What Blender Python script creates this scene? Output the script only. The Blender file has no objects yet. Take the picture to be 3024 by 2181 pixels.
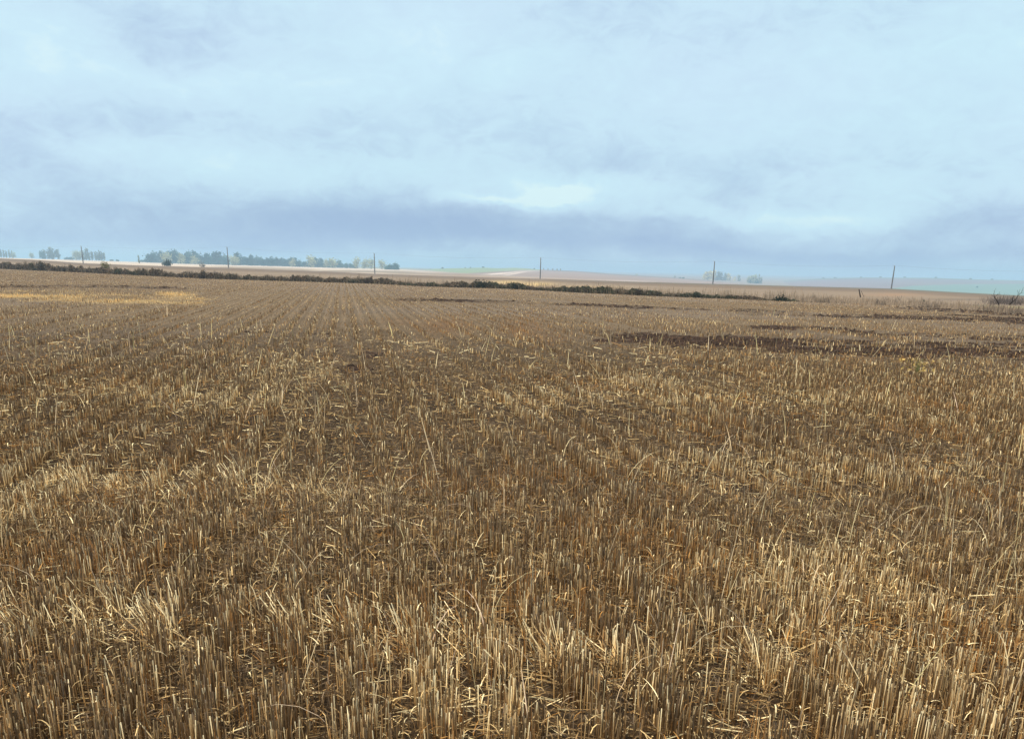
import bpy, math
import numpy as np
from mathutils import Matrix, Vector
rng = np.random.default_rng(7)
sc = bpy.context.scene
col = sc.collection

# ------------------------------------------------------------------ camera
FPX, PX0, PY0 = 3028.0, 1512.0, 2016.0
PITCH, ROLL, EYE = math.atan((2016 - 795) / 3028.0), math.radians(1.2), 1.6
cp, sp_ = math.cos(PITCH), math.sin(PITCH)
F = np.array([0, cp, -sp_]); R0 = np.array([1.0, 0, 0]); U0 = np.array([0, sp_, cp])
cr, sr = math.cos(ROLL), math.sin(ROLL)
R = R0 * cr + U0 * sr; U = -R0 * sr + U0 * cr
CAM = np.array([0, 0, EYE])
cd = bpy.data.cameras.new('camera'); cam = bpy.data.objects.new('camera', cd); col.objects.link(cam)
cd.sensor_fit = 'HORIZONTAL'; cd.sensor_width = 36; cd.lens = FPX / 3024 * 36
cd.shift_y = (2016 - 1090.5) / 3024
cd.clip_start = 0.05; cd.clip_end = 40000
cam.matrix_world = Matrix(((R[0], U[0], -F[0], 0), (R[1], U[1], -F[1], 0), (R[2], U[2], -F[2], EYE), (0, 0, 0, 1)))
sc.camera = cam

def ray(px, py):
    px = np.asarray(px, float); py = np.asarray(py, float)
    return FPX * F + (px - PX0)[..., None] * R + (PY0 - py)[..., None] * U
def ground(px, py, z=0.0):          # where the line of sight meets the level z
    d = ray(px, py); t = (z - EYE) / d[..., 2]
    return CAM + d * t[..., None]
def at(px, py, D):                  # point on the line of sight at horizontal distance D
    d = ray(px, py); t = D / np.hypot(d[..., 0], d[..., 1])
    return CAM + d * t[..., None]
def project(P):
    q = P - CAM
    z = np.maximum(q @ F, 1e-3)
    return PX0 + FPX * (q @ R) / z, PY0 - FPX * (q @ U) / z
def az_of(P): return np.arctan2(P[..., 0], P[..., 1])
def prof(pts, D):                   # profile of pixels at distance D -> azimuths, heights
    a = np.array(pts, float); P = at(a[:, 0], a[:, 1], np.full(len(a), D) if np.isscalar(D) else D)
    return az_of(P), P[:, 2]

# ------------------------------------------------------------------ noise
TAB = np.random.default_rng(3).random((256, 256))
def vnoise(x, y):
    xi = np.floor(x).astype(int); yi = np.floor(y).astype(int)
    fx = x - xi; fy = y - yi; fx = fx * fx * (3 - 2 * fx); fy = fy * fy * (3 - 2 * fy)
    a = TAB[xi & 255, yi & 255]; b = TAB[(xi + 1) & 255, yi & 255]
    c = TAB[xi & 255, (yi + 1) & 255]; d = TAB[(xi + 1) & 255, (yi + 1) & 255]
    return (a * (1 - fx) + b * fx) * (1 - fy) + (c * (1 - fx) + d * fx) * fy
def fbm(x, y, o=4):
    s = 0; a = 1; t = 0
    for k in range(o):
        s = s + a * vnoise(x * 2 ** k + 17.3 * k, y * 2 ** k + 5.1 * k); t += a; a *= .5
    return s / t
def sm(a, b, x):
    t = np.clip((x - a) / (b - a), 0, 1); return t * t * (3 - 2 * t)

# ------------------------------------------------------------------ mesh helpers
def tag(o, label=None, cat=None, group=None, kind=None):
    if label: o['label'] = label
    if cat: o['category'] = cat
    if group: o['group'] = group
    if kind: o['kind'] = kind
    return o
def mesh_np(name, V, faces, C=None, smooth=False):
    """faces: list of (n,k) index arrays"""
    me = bpy.data.meshes.new(name)
    V = np.ascontiguousarray(V, np.float32)
    me.vertices.add(len(V)); me.vertices.foreach_set('co', V.ravel())
    idx = np.concatenate([f.ravel() for f in faces]).astype(np.int32)
    tot = np.concatenate([np.full(len(f), f.shape[1]) for f in faces]).astype(np.int32)
    st = np.concatenate([[0], np.cumsum(tot)[:-1]]).astype(np.int32)
    me.loops.add(len(idx)); me.loops.foreach_set('vertex_index', idx)
    me.polygons.add(len(tot)); me.polygons.foreach_set('loop_start', st)
    me.polygons.foreach_set('use_smooth', np.full(len(tot), smooth))
    me.update(calc_edges=True)
    if C is not None:
        ca = me.color_attributes.new('Col', 'FLOAT_COLOR', 'POINT')
        C4 = np.ones((len(V), 4), np.float32); C4[:, :3] = C
        ca.data.foreach_set('color', C4.ravel())
    return me
def link(name, me, mat, parent=None):
    o = bpy.data.objects.new(name, me); col.objects.link(o)
    if mat: me.materials.append(mat)
    if parent: o.parent = parent
    return o
def grid_faces(nr, nc, wrap=False):
    r = np.arange(nr - 1)[:, None]; c = np.arange(nc - 1)[None, :]
    a = r * nc + c
    return np.stack([a, a + 1, a + nc + 1, a + nc], -1).reshape(-1, 4)

# ------------------------------------------------------------------ materials
def vmat(name, rough=.85, spec=.15, nscale=0, namt=0, bump=0, bscale=30, transl=0):
    m = bpy.data.materials.new(name); m.use_nodes = True; nt = m.node_tree; N = nt.nodes; L = nt.links
    b = N['Principled BSDF']; b.inputs['Roughness'].default_value = rough
    b.inputs['Specular IOR Level'].default_value = spec
    a = N.new('ShaderNodeVertexColor'); a.layer_name = 'Col'
    src = a.outputs['Color']
    g = N.new('ShaderNodeNewGeometry')
    if namt:
        for s, am in ((nscale, namt), (nscale * 7.3, namt * .7)):
            n = N.new('ShaderNodeTexNoise'); n.inputs['Scale'].default_value = s; n.inputs['Detail'].default_value = 5
            L.new(g.outputs['Position'], n.inputs['Vector'])
            mr = N.new('ShaderNodeMapRange'); mr.inputs['From Min'].default_value = .3; mr.inputs['From Max'].default_value = .7
            mr.inputs['To Min'].default_value = 1 - am; mr.inputs['To Max'].default_value = 1 + am
            L.new(n.outputs['Fac'], mr.inputs['Value'])
            v = N.new('ShaderNodeVectorMath'); v.operation = 'SCALE'
            L.new(src, v.inputs[0]); L.new(mr.outputs[0], v.inputs['Scale']); src = v.outputs[0]
    L.new(src, b.inputs['Base Color'])
    if bump:
        n = N.new('ShaderNodeTexNoise'); n.inputs['Scale'].default_value = bscale; n.inputs['Detail'].default_value = 6
        L.new(g.outputs['Position'], n.inputs['Vector'])
        bp = N.new('ShaderNodeBump'); bp.inputs['Strength'].default_value = bump; bp.inputs['Distance'].default_value = .05
        L.new(n.outputs['Fac'], bp.inputs['Height']); L.new(bp.outputs[0], b.inputs['Normal'])
    return m
M_straw = vmat('straw', .7, .25, 9, .12)
M_soil = vmat('soil_and_litter', .95, .05, 14, .42, 1.0, 40)
M_field = vmat('field_surface', .95, .05, .12, .07)
M_hill = vmat('hill_fields', 1, 0, .01, .06)
M_leaf = vmat('foliage', .8, .1)
M_wood = vmat('weathered_wood', .9, .1, 3, .25)
M_metal = vmat('dull_metal', .5, .4)

# ------------------------------------------------------------------ terrain lines (photo pixels)
BASE = [(-600, 775), (0, 794), (242, 805), (400, 813), (600, 823), (900, 832), (1100, 838), (1250, 846), (1500, 853), (1700, 864),
        (1900, 873), (2100, 881), (2330, 890), (2550, 898), (2700, 905), (2900, 917), (3024, 926), (3500, 955)]
a = np.array(BASE, float); Pb = ground(a[:, 0], a[:, 1]); B_AZ, B_D = az_of(Pb), np.hypot(Pb[:, 0], Pb[:, 1])
CREST = [(-600, 758, 640), (0, 763, 640), (100, 767, 635), (246, 777, 630), (400, 783, 610), (675, 791, 580), (900, 799, 565), (1106, 808, 550), (1400, 818, 530),
         (1597, 823, 520), (1850, 831, 505), (2108, 838, 490), (2400, 846, 480), (2632, 852, 470), (2850, 864, 465), (3024, 873, 460), (3500, 895, 450)]
a = np.array(CREST, float); Pc = at(a[:, 0], a[:, 1], a[:, 2]); C_AZ, C_D, C_Z = az_of(Pc), a[:, 2], Pc[:, 2]
def D0(az): return np.interp(az, B_AZ, B_D)
def D1(az): return np.interp(az, C_AZ, C_D)
def Z1(az): return np.interp(az, C_AZ, C_Z)
P15 = prof([(-600, 756), (0, 761), (300, 770), (550, 779), (1000, 791), (1170, 795), (1500, 812), (1800, 828), (2100, 840), (2300, 852), (2632, 880), (3024, 905), (3500, 925)], 1500)
P90 = prof([(x, 795.6 + .0209 * (x - 1512)) for x in (-600, 0, 700, 1500, 2200, 3024, 3500)], 9000)

def strokes(px, py, S):
    """soft painted lines / blobs in photo pixels: each (pts, half, strength)"""
    out = np.zeros_like(px)
    for pts, h, s in S:
        p = np.array(pts, float)
        yc = np.interp(px, p[:, 0], p[:, 1])
        edge = sm(p[0, 0] - 60, p[0, 0] + 60, px) * (1 - sm(p[-1, 0] - 60, p[-1, 0] + 60, px))
        out = np.maximum(out, s * edge * np.exp(-((py - yc) / h) ** 2))
    return out
def blobs(px, py, Bs):
    out = np.zeros_like(px)
    for x, y, a, b, s in Bs: out = np.maximum(out, s * np.exp(-((px - x) / a) ** 2 - ((py - y) / b) ** 2))
    return out
SOIL = [([(1740, 992), (2000, 1002), (2300, 1012), (2600, 1028), (3300, 1050)], 19, 1.1),
        ([(2350, 1012), (2600, 1018), (3300, 1035)], 15, 1.0),
        ([(2250, 1030), (2700, 1046), (3300, 1072)], 13, .85), ([(1950, 1022), (2400, 1040)], 6, .6),
        ([(2200, 962), (2450, 974), (2600, 988), (3300, 1010)], 10, .85),
        ([(1150, 883), (1600, 894), (1900, 908), (2150, 922)], 5.5, .78),
        ([(1850, 904), (2050, 912)], 3, .95), ([(2150, 918), (2600, 935), (3300, 962)], 10, .85),
        ([(2640, 907), (2780, 915), (3300, 945)], 5.5, 1.1), ([(2760, 925), (2900, 936), (3300, 962)], 5, .9),
        ([(-300, 843), (100, 846), (300, 845), (560, 853)], 6, .75),
        ([(700, 978), (900, 985), (1050, 985)], 6, .45), ([(1400, 1010), (1560, 1035), (1700, 1062)], 8, .4)]
SOILB = [(1090, 1050, 55, 12, 1.0), (1060, 1092, 70, 22, .7), (1000, 1030, 70, 30, .4), (1575, 997, 20, 4, 1), (2890, 1190, 0.1, 0.1, 0)]
def masks(px, py, x, y):
    nz = fbm(x * .45 + 9, y * .45, 4); fine = fbm(x * 2.2, y * 2.2 + 40, 3)
    soil = strokes(px, py, SOIL); soil = np.maximum(soil, blobs(px, py, SOILB))
    fine = .45 * fine + .3 * fbm(x * .55 + 3, y * .35 + 9, 3) + .25 * fbm(x * .18, y * .5 + 2, 2); soil = np.clip(sm(.30, .95, soil * (.22 + 1.15 * sm(.36, .60, fine))), 0, 1)
    yel = np.clip(strokes(px, py, [([(-400, 868), (0, 872), (640, 888)], 20, 1), ([(450, 868), (600, 878)], 13, 1.2)]), 0, 1.2)
    yel = sm(.42, 1.1, yel * (2.15 * (.6 * fbm(x * .12, y * .20 + 3, 4) + .4 * fbm(x * .6, y * .45 + 3, 3)) - .30))
    rust = blobs(px, py, [(1310, 962, 75, 24, 1), (1200, 950, 80, 12, .5), (1545, 972, 60, 26, .9), (1600, 995, 80, 20, .5), (2700, 1400, 1, 1, 0)])
    bw = np.exp(-((py - (1440 + .03 * px) - 70 * (nz - .5)) / 30) ** 2) * (1 - sm(1000, 1300, px)) * sm(60, 300, px)
    bw2 = np.exp(-((py - (1880 + .05 * px) - 160 * (nz - .5)) / 44) ** 2) * (1 - sm(2000, 2500, px) * .8)
    bw3 = blobs(px, py, [(1500, 1940, 200, 50, .8), (700, 1880, 260, 50, .9), (100, 1850, 250, 60, .8), (900, 1060, 0.1, 1, 0), (2250, 1980, 160, 50, .8), (1250, 1920, 140, 60, .9)])
    bent = np.clip(.72 * np.maximum(np.maximum(bw * .8, bw2), bw3 * .85) * sm(.36, .52, fbm(x * 4.6 + 4, y * 4.6, 3)) * (1.15 - .55 * sm(500, 1900, px)), 0, 1)
    return soil, yel, rust, bent

ROWAZ_ = float(az_of(ground(np.array([1010.]), np.array([800.])))[0]); cra_, sra_ = math.cos(ROWAZ_), math.sin(ROWAZ_)
# ------------------------------------------------------------------ near field: ground
def az_cols(n, lo=-34, hi=34):
    return np.concatenate([np.linspace(-180, lo, 24)[:-1], np.linspace(lo, hi, n), np.linspace(hi, 180, 24)[1:]]) * math.pi / 180
def gz(x, y):                       # small relief of the near field
    d = np.hypot(x, y)
    return ((fbm(x * 1.6, y * 1.6 + 8, 3) - .5) * .05 + (fbm(x * 9, y * 9, 2) - .5) * .016) * (1 - sm(12, 40, d))
AZ = az_cols(760); NR = 470
t = np.linspace(0, 1, NR)[:, None]
D = 0.9 * (D0(AZ)[None, :] / 0.9) ** t
X = D * np.sin(AZ); Y = D * np.cos(AZ)
Z = gz(X, Y)
Z[-1] = 0
P = np.stack([X, Y, Z], -1).reshape(-1, 3)
px, py = project(P); x, y = P[:, 0], P[:, 1]; dd = np.hypot(x, y)
soil, yel, rust, bent = masks(px, py, x, y)
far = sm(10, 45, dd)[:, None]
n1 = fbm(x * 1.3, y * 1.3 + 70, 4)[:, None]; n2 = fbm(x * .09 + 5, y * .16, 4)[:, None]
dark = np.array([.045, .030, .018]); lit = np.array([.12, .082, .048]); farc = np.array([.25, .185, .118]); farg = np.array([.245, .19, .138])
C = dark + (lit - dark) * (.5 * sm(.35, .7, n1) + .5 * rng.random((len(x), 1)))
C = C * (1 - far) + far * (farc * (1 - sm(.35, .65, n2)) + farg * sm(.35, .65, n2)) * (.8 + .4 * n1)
C = C * (1 - soil[:, None] * .96) + soil[:, None] * np.array([.062, .038, .026]) * .96
C = C * (1 - yel[:, None] * .6) + yel[:, None] * np.array([.72, .50, .21]) * .6
C = C * (1 - rust[:, None] * .5) + rust[:, None] * np.array([.22, .12, .055]) * .5
uu = x * cra_ - y * sra_; rw = (np.abs((uu / .29 + .5) % 1 - .5) * 2)[:, None] * (1 - sm(60, 110, dd))[:, None]; C = C * (1 - .45 * rw ** 2 * far)
# grey pinkish verge right in front of the ditch growth
vg = sm(.86, .99, dd / D0(np.arctan2(x, y)))[:, None] * .5
C = C * (1 - vg) + vg * np.array([.32, .255, .195])
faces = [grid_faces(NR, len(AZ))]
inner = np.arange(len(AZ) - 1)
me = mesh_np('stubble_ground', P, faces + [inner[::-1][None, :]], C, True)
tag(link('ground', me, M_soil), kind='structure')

# ------------------------------------------------------------------ far field up to the crest with the power line
AZ2 = az_cols(420)
s = np.linspace(0, 1, 90)[:, None] ** 1.6
d0, d1, z1 = D0(AZ2), D1(AZ2), Z1(AZ2)
D = d0 + (d1 - d0) * s
Z = z1 * s ** .8
dip = -.35 * np.exp(-((D - d0 - 4) / 2.5) ** 2); Z = Z + dip
P = np.stack([D * np.sin(AZ2), D * np.cos(AZ2), Z], -1).reshape(-1, 3)
px, py = project(P); x, y = P[:, 0], P[:, 1]
fr = (s + 0 * AZ2).reshape(-1, 1)
n2 = fbm(x * .02 + 3, y * .05, 4)[:, None]
c1 = np.array([.27, .205, .145]); c2 = np.array([.185, .13, .085])
C = c1 * (1 - sm(.25, .6, fr + (n2 - .5) * .5)) + c2 * sm(.25, .6, fr + (n2 - .5) * .5)
C = C * (.85 + .3 * n2)
cy = np.interp(px, [p[0] for p in CREST], [p[1] for p in CREST])
w = sm(1400, 2100, px) * np.exp(-((py - cy) / 3.0) ** 2) * .75
C = C * (1 - w[:, None]) + w[:, None] * np.array([.13, .12, .075])
w = blobs(px, py, [(1500, 834, 50, 6, .9), (1580, 840, 55, 7, 1), (1700, 848, 120, 5, .5), (2640, 872, 90, 5, .0)])
C = C * (1 - w[:, None]) + w[:, None] * np.array([.56, .40, .19])
w = blobs(px, py, [(2640, 870, 90, 5, .35)])
C = C * (1 - w[:, None]) + w[:, None] * np.array([.40, .22, .11])
w = strokes(px, py, [([(2750, 884), (3100, 884)], 2.5, .5), ([(2600, 893), (3200, 910)], 3, .5)])
C = C * (1 - w[:, None]) + w[:, None] * np.array([.12, .09, .075])
w = strokes(px, py, [([(2860, 905), (3300, 915)], 4, .7)])
C = C * (1 - w[:, None]) + w[:, None] * np.array([.34, .32, .14])
tag(link('far_field', mesh_np('far_field', P, [grid_faces(90, len(AZ2))], C, True), M_field), kind='structure')

# ------------------------------------------------------------------ plain behind the crest, out to the horizon
AZ3 = az_cols(420)
kd = np.concatenate([np.linspace(0, 1, 50) ** 1.2, 1 + np.linspace(0, 1, 30)[1:] ** 1.5])
d1, z1 = D1(AZ3), Z1(AZ3); z15 = np.interp(AZ3, *P15); z90 = np.interp(AZ3, *P90)
k = kd[:, None]
D = np.where(k <= 1, d1 + (1500 - d1) * k, 1500 + 7500 * (k - 1))
# right half: ground drops away behind the crest; left half: level plain
Z = np.where(k <= 1, z1 + (z15 - z1) * np.minimum(k * 1.0, 1), z15 + (z90 - z15) * (k - 1))
P = np.stack([D * np.sin(AZ3), D * np.cos(AZ3), Z], -1).reshape(-1, 3)
px, py = project(P)
C = np.tile(np.array([.62, .52, .42]), (len(P), 1))
n = fbm(P[:, 0] * .002, P[:, 1] * .006, 4)[:, None]
C = C * (.85 + .3 * n)
g = np.array([.24, .25, .17]); dk = np.array([.26, .21, .16])
w = strokes(px, py, [([(900, 802), (1030, 801), (1170, 803), (1250, 806)], 4, .95), ([(620, 789), (800, 793), (950, 799)], 4, .8), ([(1120, 805), (1400, 812)], 4, .9)])
C = C * (1 - w[:, None]) + w[:, None] * dk
w = np.clip(sm(1500, 1700, np.hypot(P[:, 0], P[:, 1])), 0, 1) * .85
C = C * (1 - w[:, None]) + w[:, None] * g
w = sm(1150, 1400, px) * .8
C = C * (1 - w[:, None]) + w[:, None] * np.array([.31, .23, .18])
tag(link('plain', mesh_np('plain', P, [grid_faces(len(kd), len(AZ3))], C, True), M_hill), kind='structure')

# ------------------------------------------------------------------ hills
def hill(name, foot, ridge, Df, Dr, colour, ncol=700, nrow=260, round_=1.0):
    fa, fz = prof(foot, Df); ra, rz = prof(ridge, Dr)
    A = np.linspace(max(fa[0], ra[0]), min(fa[-1], ra[-1]), ncol)
    z0 = np.interp(A, fa, fz); zr = np.interp(A, ra, rz)
    k = np.linspace(0, 1.3, nrow)[:, None]
    D = Df + (Dr - Df) * k
    up = np.minimum(k, 1); Z = z0 + (zr - z0) * (up ** round_)
    Z = Z - np.maximum(k - 1, 0) ** 1.3 * 60
    P = np.stack([D * np.sin(A), D * np.cos(A), Z], -1).reshape(-1, 3)
    px, py = project(P)
    tag(link(name, mesh_np(name, P, [grid_faces(nrow, ncol)], colour(px, py, P), True), M_hill), kind='structure')
def yh(x): return 795 + .0209 * (x - 1512)
R1 = [(1050, 801), (1180, 797.5), (1250, 795.5), (1330, 792), (1430, 790), (1470, 792), (1520, 790.5), (1560, 792.5), (1600, 796), (1700, 800), (1800, 808), (1900, 814.5), (2000, 820.5), (2100, 828), (2300, 846)]
def col1(px, py, P):
    green = np.array([.27, .33, .18]); pink = np.array([.34, .235, .18]); brown = np.array([.40, .31, .24]); pale = np.array([.80, .66, .56]); dk = np.array([.17, .13, .10])
    n = fbm(P[:, 0] * .006, P[:, 1] * .004, 3)
    edge = np.interp(px, [1100, 1340, 1480, 1540, 1590, 1620, 1660], [808, 809, 801, 798, 798, 793, 780])
    wg = (1 - sm(edge - 1, edge + 1, py))
    C = np.tile(pink, (len(px), 1)) * (.9 + .2 * n)[:, None]
    C = C * (1 - wg[:, None]) + wg[:, None] * green * (.9 + .2 * n)[:, None]
    ln = lambda pts, h, s: strokes(px, py, [(pts, h, s)])[:, None]
    for pts, h, s, c in [([(1350, 810), (1500, 802), (1560, 797)], 1.3, .5, dk), ([(1340, 811), (1420, 812), (1500, 806), (1540, 800)], 2.2, .7, pale), ([(1430, 812), (1470, 808), (1520, 803)], 1.4, .9, pale),
                         ([(1440, 815), (1490, 813), (1520, 808), (1560, 800)], 1.6, .9, pale), ([(1430, 814), (1460, 812)], 1.2, .6, dk), ([(1490, 813), (1530, 810)], 1.2, .6, dk),
                         ([(1500, 804), (1530, 801)], 1.3, .5, dk), ([(1300, 821), (1500, 823), (1900, 832)], 2.5, .5, pale), ([(1550, 817), (1590, 806), (1620, 800)], 1.0, .4, dk)]:
        w = ln(pts, h, s); C = C * (1 - w) + w * c
    ry = np.interp(px, [p[0] for p in R1], [p[1] for p in R1])
    w = (sm(1590, 1640, px) * np.exp(-((py - ry) / 2.2) ** 2) * .9)[:, None]
    C = C * (1 - w) + w * dk
    return C
hill('hills', [(1050, 812), (1400, 818), (1600, 824), (1850, 834), (2108, 848), (2300, 862)], R1, 1000, 2100, col1)
R2 = [(2050, 845), (2180, 835), (2260, 832), (2350, 826), (2450, 821.5), (2560, 819), (2640, 819.5), (2760, 820.5), (2860, 824), (3024, 828), (3250, 836), (3500, 846)]
def col2(px, py, P):
    n = fbm(P[:, 0] * .004, P[:, 1] * .003, 3)
    C = np.tile(np.array([.25, .18, .165]), (len(px), 1)) * (.85 + .3 * n)[:, None]
    edge = np.interp(px, [2580, 2700, 2820, 3024, 3400], [856, 843, 839, 837, 838])
    w = (sm(edge - 1, edge + 2, py) * sm(2560, 2640, px) * .9)[:, None]
    C = C * (1 - w) + w * np.array([.17, .27, .19])
    ry = np.interp(px, [p[0] for p in R2], [p[1] for p in R2])
    w = (np.exp(-((py - ry) / 4) ** 2) * .8)[:, None]
    C = C * (1 - w) + w * np.array([.20, .23, .15])
    return C
hill('hills', [(2050, 856), (2300, 856), (2632, 872), (3024, 905), (3500, 930)], R2, 1500, 3000, col2)

# ------------------------------------------------------------------ strips and stalks (numpy)
def stalks(base, tilt_dir, tilt, length, width, yaw, cb, ct, prism=True, taper=.85):
    """straight stalks; returns V, faces, C"""
    n = len(base)
    ax = np.stack([np.sin(tilt) * np.cos(tilt_dir), np.sin(tilt) * np.sin(tilt_dir), np.cos(tilt)], -1)
    h = np.stack([np.cos(yaw), np.sin(yaw), 0 * yaw], -1)
    u = np.cross(ax, h); ln = np.linalg.norm(u, axis=1, keepdims=True); u /= np.maximum(ln, 1e-6); v = np.cross(ax, u)
    top = base + ax * length[:, None]
    w = width[:, None] / 2
    if prism:
        off = [u * math.cos(a) + v * math.sin(a) for a in (0, 2.0944, 4.18879)]
        V = np.stack([base + off[0] * w, base + off[1] * w, base + off[2] * w, top + off[0] * w * taper, top + off[1] * w * taper, top + off[2] * w * taper], 1)
        i = (np.arange(n) * 6)[:, None]
        q = np.concatenate([i + [0, 1, 4, 3], i + [1, 2, 5, 4], i + [2, 0, 3, 5]]); tr = i + np.array([3, 4, 5])
        Cc = np.stack([cb, cb, cb, ct, ct, ct], 1)
        return V.reshape(-1, 3), [q, tr], Cc.reshape(-1, 3)
    V = np.stack([base - u * w, base + u * w, top + u * w * taper, top - u * w * taper], 1)
    i = (np.arange(n) * 4)[:, None]
    return V.reshape(-1, 3), [i + np.array([0, 1, 2, 3])], np.stack([cb, cb, ct, ct], 1).reshape(-1, 3)
def blades(base, adir, elev, length, width, curl, cc, seg=4):
    """curved leaf strips: heading adir, start elevation elev, bending down by curl"""
    n = len(base); pts = [base]; el = elev.copy()
    for k in range(seg):
        d = np.stack([np.cos(el) * np.cos(adir), np.cos(el) * np.sin(adir), np.sin(el)], -1)
        pts.append(pts[-1] + d * (length / seg)[:, None]); el = el - curl / seg
    side = np.stack([-np.sin(adir), np.cos(adir), 0 * adir], -1)
    rows = []
    for k, p in enumerate(pts):
        wk = width * (1 - .75 * (k / seg) ** 2) / 2
        p = p.copy(); rows += [p - side * wk[:, None], p + side * wk[:, None]]
    V = np.stack(rows, 1); m = 2 * (seg + 1)
    i = (np.arange(n) * m)[:, None]
    q = np.concatenate([i + [2 * k, 2 * k + 1, 2 * k + 3, 2 * k + 2] for k in range(seg)])
    return V.reshape(-1, 3), [q], np.repeat(cc, m, axis=0)
def join(parts):
    Vs, Cs, fs, o = [], [], {}, 0
    for V, F_, C_ in parts:
        Vs.append(V); Cs.append(C_)
        for f in F_: fs.setdefault(f.shape[1], []).append(f + o)
        o += len(V)
    return np.concatenate(Vs), [np.concatenate(v) for v in fs.values()], np.concatenate(Cs)

PAL = np.array([[.115, .068, .027], [.27, .168, .068], [.58, .405, .185], [.97, .81, .47], [.34, .168, .042], [.20, .140, .082]])
def pick(n, wts):
    """wts (n,6)"""
    c = np.cumsum(wts, 1); c /= c[:, -1:]
    return (rng.random(n)[:, None] > c).sum(1).clip(0, 5)
def scatter(n, da, db, p, az=36):
    """n points with density per area falling as D**-p; a few metres of margin to the sides"""
    u = rng.random(n); e = 2 - p
    d = (da ** e + u * (db ** e - da ** e)) ** (1 / e)
    lat = np.tan(math.radians(az)) + 1.2 / d
    a = np.arctan((rng.random(n) * 2 - 1) * lat)
    r = d
    return r * np.sin(a), r * np.cos(a), d

ROWAZ = az_of(ground(np.array([1010.]), np.array([800.])))[0]
cra, sra = math.cos(ROWAZ), math.sin(ROWAZ)
def to_rows(x, y, sp, jit):
    u = x * cra - y * sra; v = x * sra + y * cra
    un = (np.round(u / sp) + rng.normal(0, jit / sp, len(u))) * sp
    return un * cra + v * sra, -un * sra + v * cra

def field_colours(x, y, px, py, n, yel, rust, bent):
    pn = fbm(x * .55 + 31, y * .55, 3); po = fbm(x * 1.1 + 3, y * 1.1 + 60, 3); pg = fbm(x * .12 + 7, y * .2, 3)
    W = np.stack([.46 + 0 * x, .26 + 0 * x, .15 + .35 * sm(.5, .75, pn), .075 + .25 * sm(.55, .8, pn), .05 + .40 * sm(.55, .75, po), .12 + .5 * sm(.45, .7, pg)], 1)
    W[:, 3] += bent * 1.1; W[:, 2] += bent * .8 + yel * 1; W[:, 3] += yel * .8; W[:, 4] += rust * 1.5
    c = PAL[pick(n, W)] * rng.uniform(.45, 1.6, (n, 1))
    c = np.where((rng.random(n) < yel)[:, None], np.array([.88, .62, .27]) * rng.uniform(.6, 1.2, (n, 1)), c)
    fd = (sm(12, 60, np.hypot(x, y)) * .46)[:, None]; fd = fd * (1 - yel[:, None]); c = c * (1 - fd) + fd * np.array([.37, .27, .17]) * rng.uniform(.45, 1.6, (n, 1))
    return c

parts = []
def standing(n, da, db, p, prism, w0, wexp, sp, jit, lat=36):
    x, y, d = scatter(n, da, db, p, lat)
    x, y = to_rows(x, y, sp, jit)
    keep = y > .3
    x, y = x[keep], y[keep]; d = np.hypot(x, y)
    dens = fbm(x * 2.2 + 2, y * 2.2 + 11, 3) * .38 + fbm(x * 7.5, y * 7.5, 2) * .62
    P = np.stack([x, y, 0 * x], -1); px, py = project(P)
    soil, yel, rust, bent = masks(px, py, x, y)
    uu = x * cra - y * sra
    rowmod = fbm(uu * 1.15, (x * sra + y * cra) * .05 + 9, 2)
    thr = .385 - .11 * sm(8, 30, d)
    hp = .14 * 3500 / d; soil = np.maximum(soil, .8 * masks(px, py - hp * .75, x, y)[0] * sm(10, 16, d))
    keep = (sm(thr - .05, thr + .06, dens) > rng.random(len(x))) & (rng.random(len(x)) > soil * .80) & (d < D0(np.arctan2(x, y)) * .995)
    vv = x * sra + y * cra
    rs = (.5 + .5 * np.cos(2 * math.pi * uu / .58 + 1.2 * fbm(uu * .3, vv * .25, 2))) ** 1.5 * sm(.12, .38, fbm(uu * .8, vv * .12 + 4, 2)) * (1 - .5 * sm(1700, 2300, px))
    rs = np.clip(rs + .6 * sm(.5, .32, rowmod), 0, 1) * sm(3, 9, d) * (1 - .7 * sm(60, 110, d))
    keep &= rng.random(len(x)) > (.50 + .40 * sm(8, 22, d)) * rs
    keep &= rng.random(len(x)) > bent * .15
    x, y, d, px, py, yel, rust, bent, dens, rs = [q[keep] for q in (x, y, d, px, py, yel, rust, bent, dens, rs)]
    n = len(x)
    base = np.stack([x, y, gz(x, y) - .01], -1)
    L = rng.normal(.150, .013, n) * (.86 + .28 * fbm(x * .9, y * .9 + 20, 2)) * (1 - .22 * sm(5, 14, d)) * (1 - .38 * sm(12, 50, d)) * (1 + .6 * yel) * (1 - .4 * rs)
    L = np.where(rng.random(n) < .12, L * rng.uniform(.4, .9, n), L); L = np.clip(L, .03, .42)
    W = w0 * (d / 8).clip(1) ** wexp * rng.uniform(.7, 1.25, n)
    tl = np.abs(rng.normal(0, .065, n)) + (rng.random(n) < .06) * rng.uniform(0, .6, n)
    td = rng.uniform(0, 2 * math.pi, n)
    ib = rng.random(n) < bent * .75
    tl = np.where(ib, rng.normal(.66, .30, n), tl); td = np.where(ib, math.pi + rng.normal(-.15, .55, n), td); L = np.where(ib, L * 1.5, L)
    c = field_colours(x, y, px, py, n, yel, rust, bent)
    g = c.mean(1, keepdims=True)
    ct = c * .88 + g * .15; cb = c * np.array([1.02, .84, .60])
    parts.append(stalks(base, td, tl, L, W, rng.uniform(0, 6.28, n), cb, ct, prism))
standing(112000, 1.6, 8, 0, True, .0047, .8, .29, .058)
standing(185000, 8, 20, 1.5, True, .0046, .62, .29, .042)
standing(430000, 20, 185, 1.5, False, .0060, .62, .29, .05, 33)
V, F_, C = join(parts)
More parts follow.
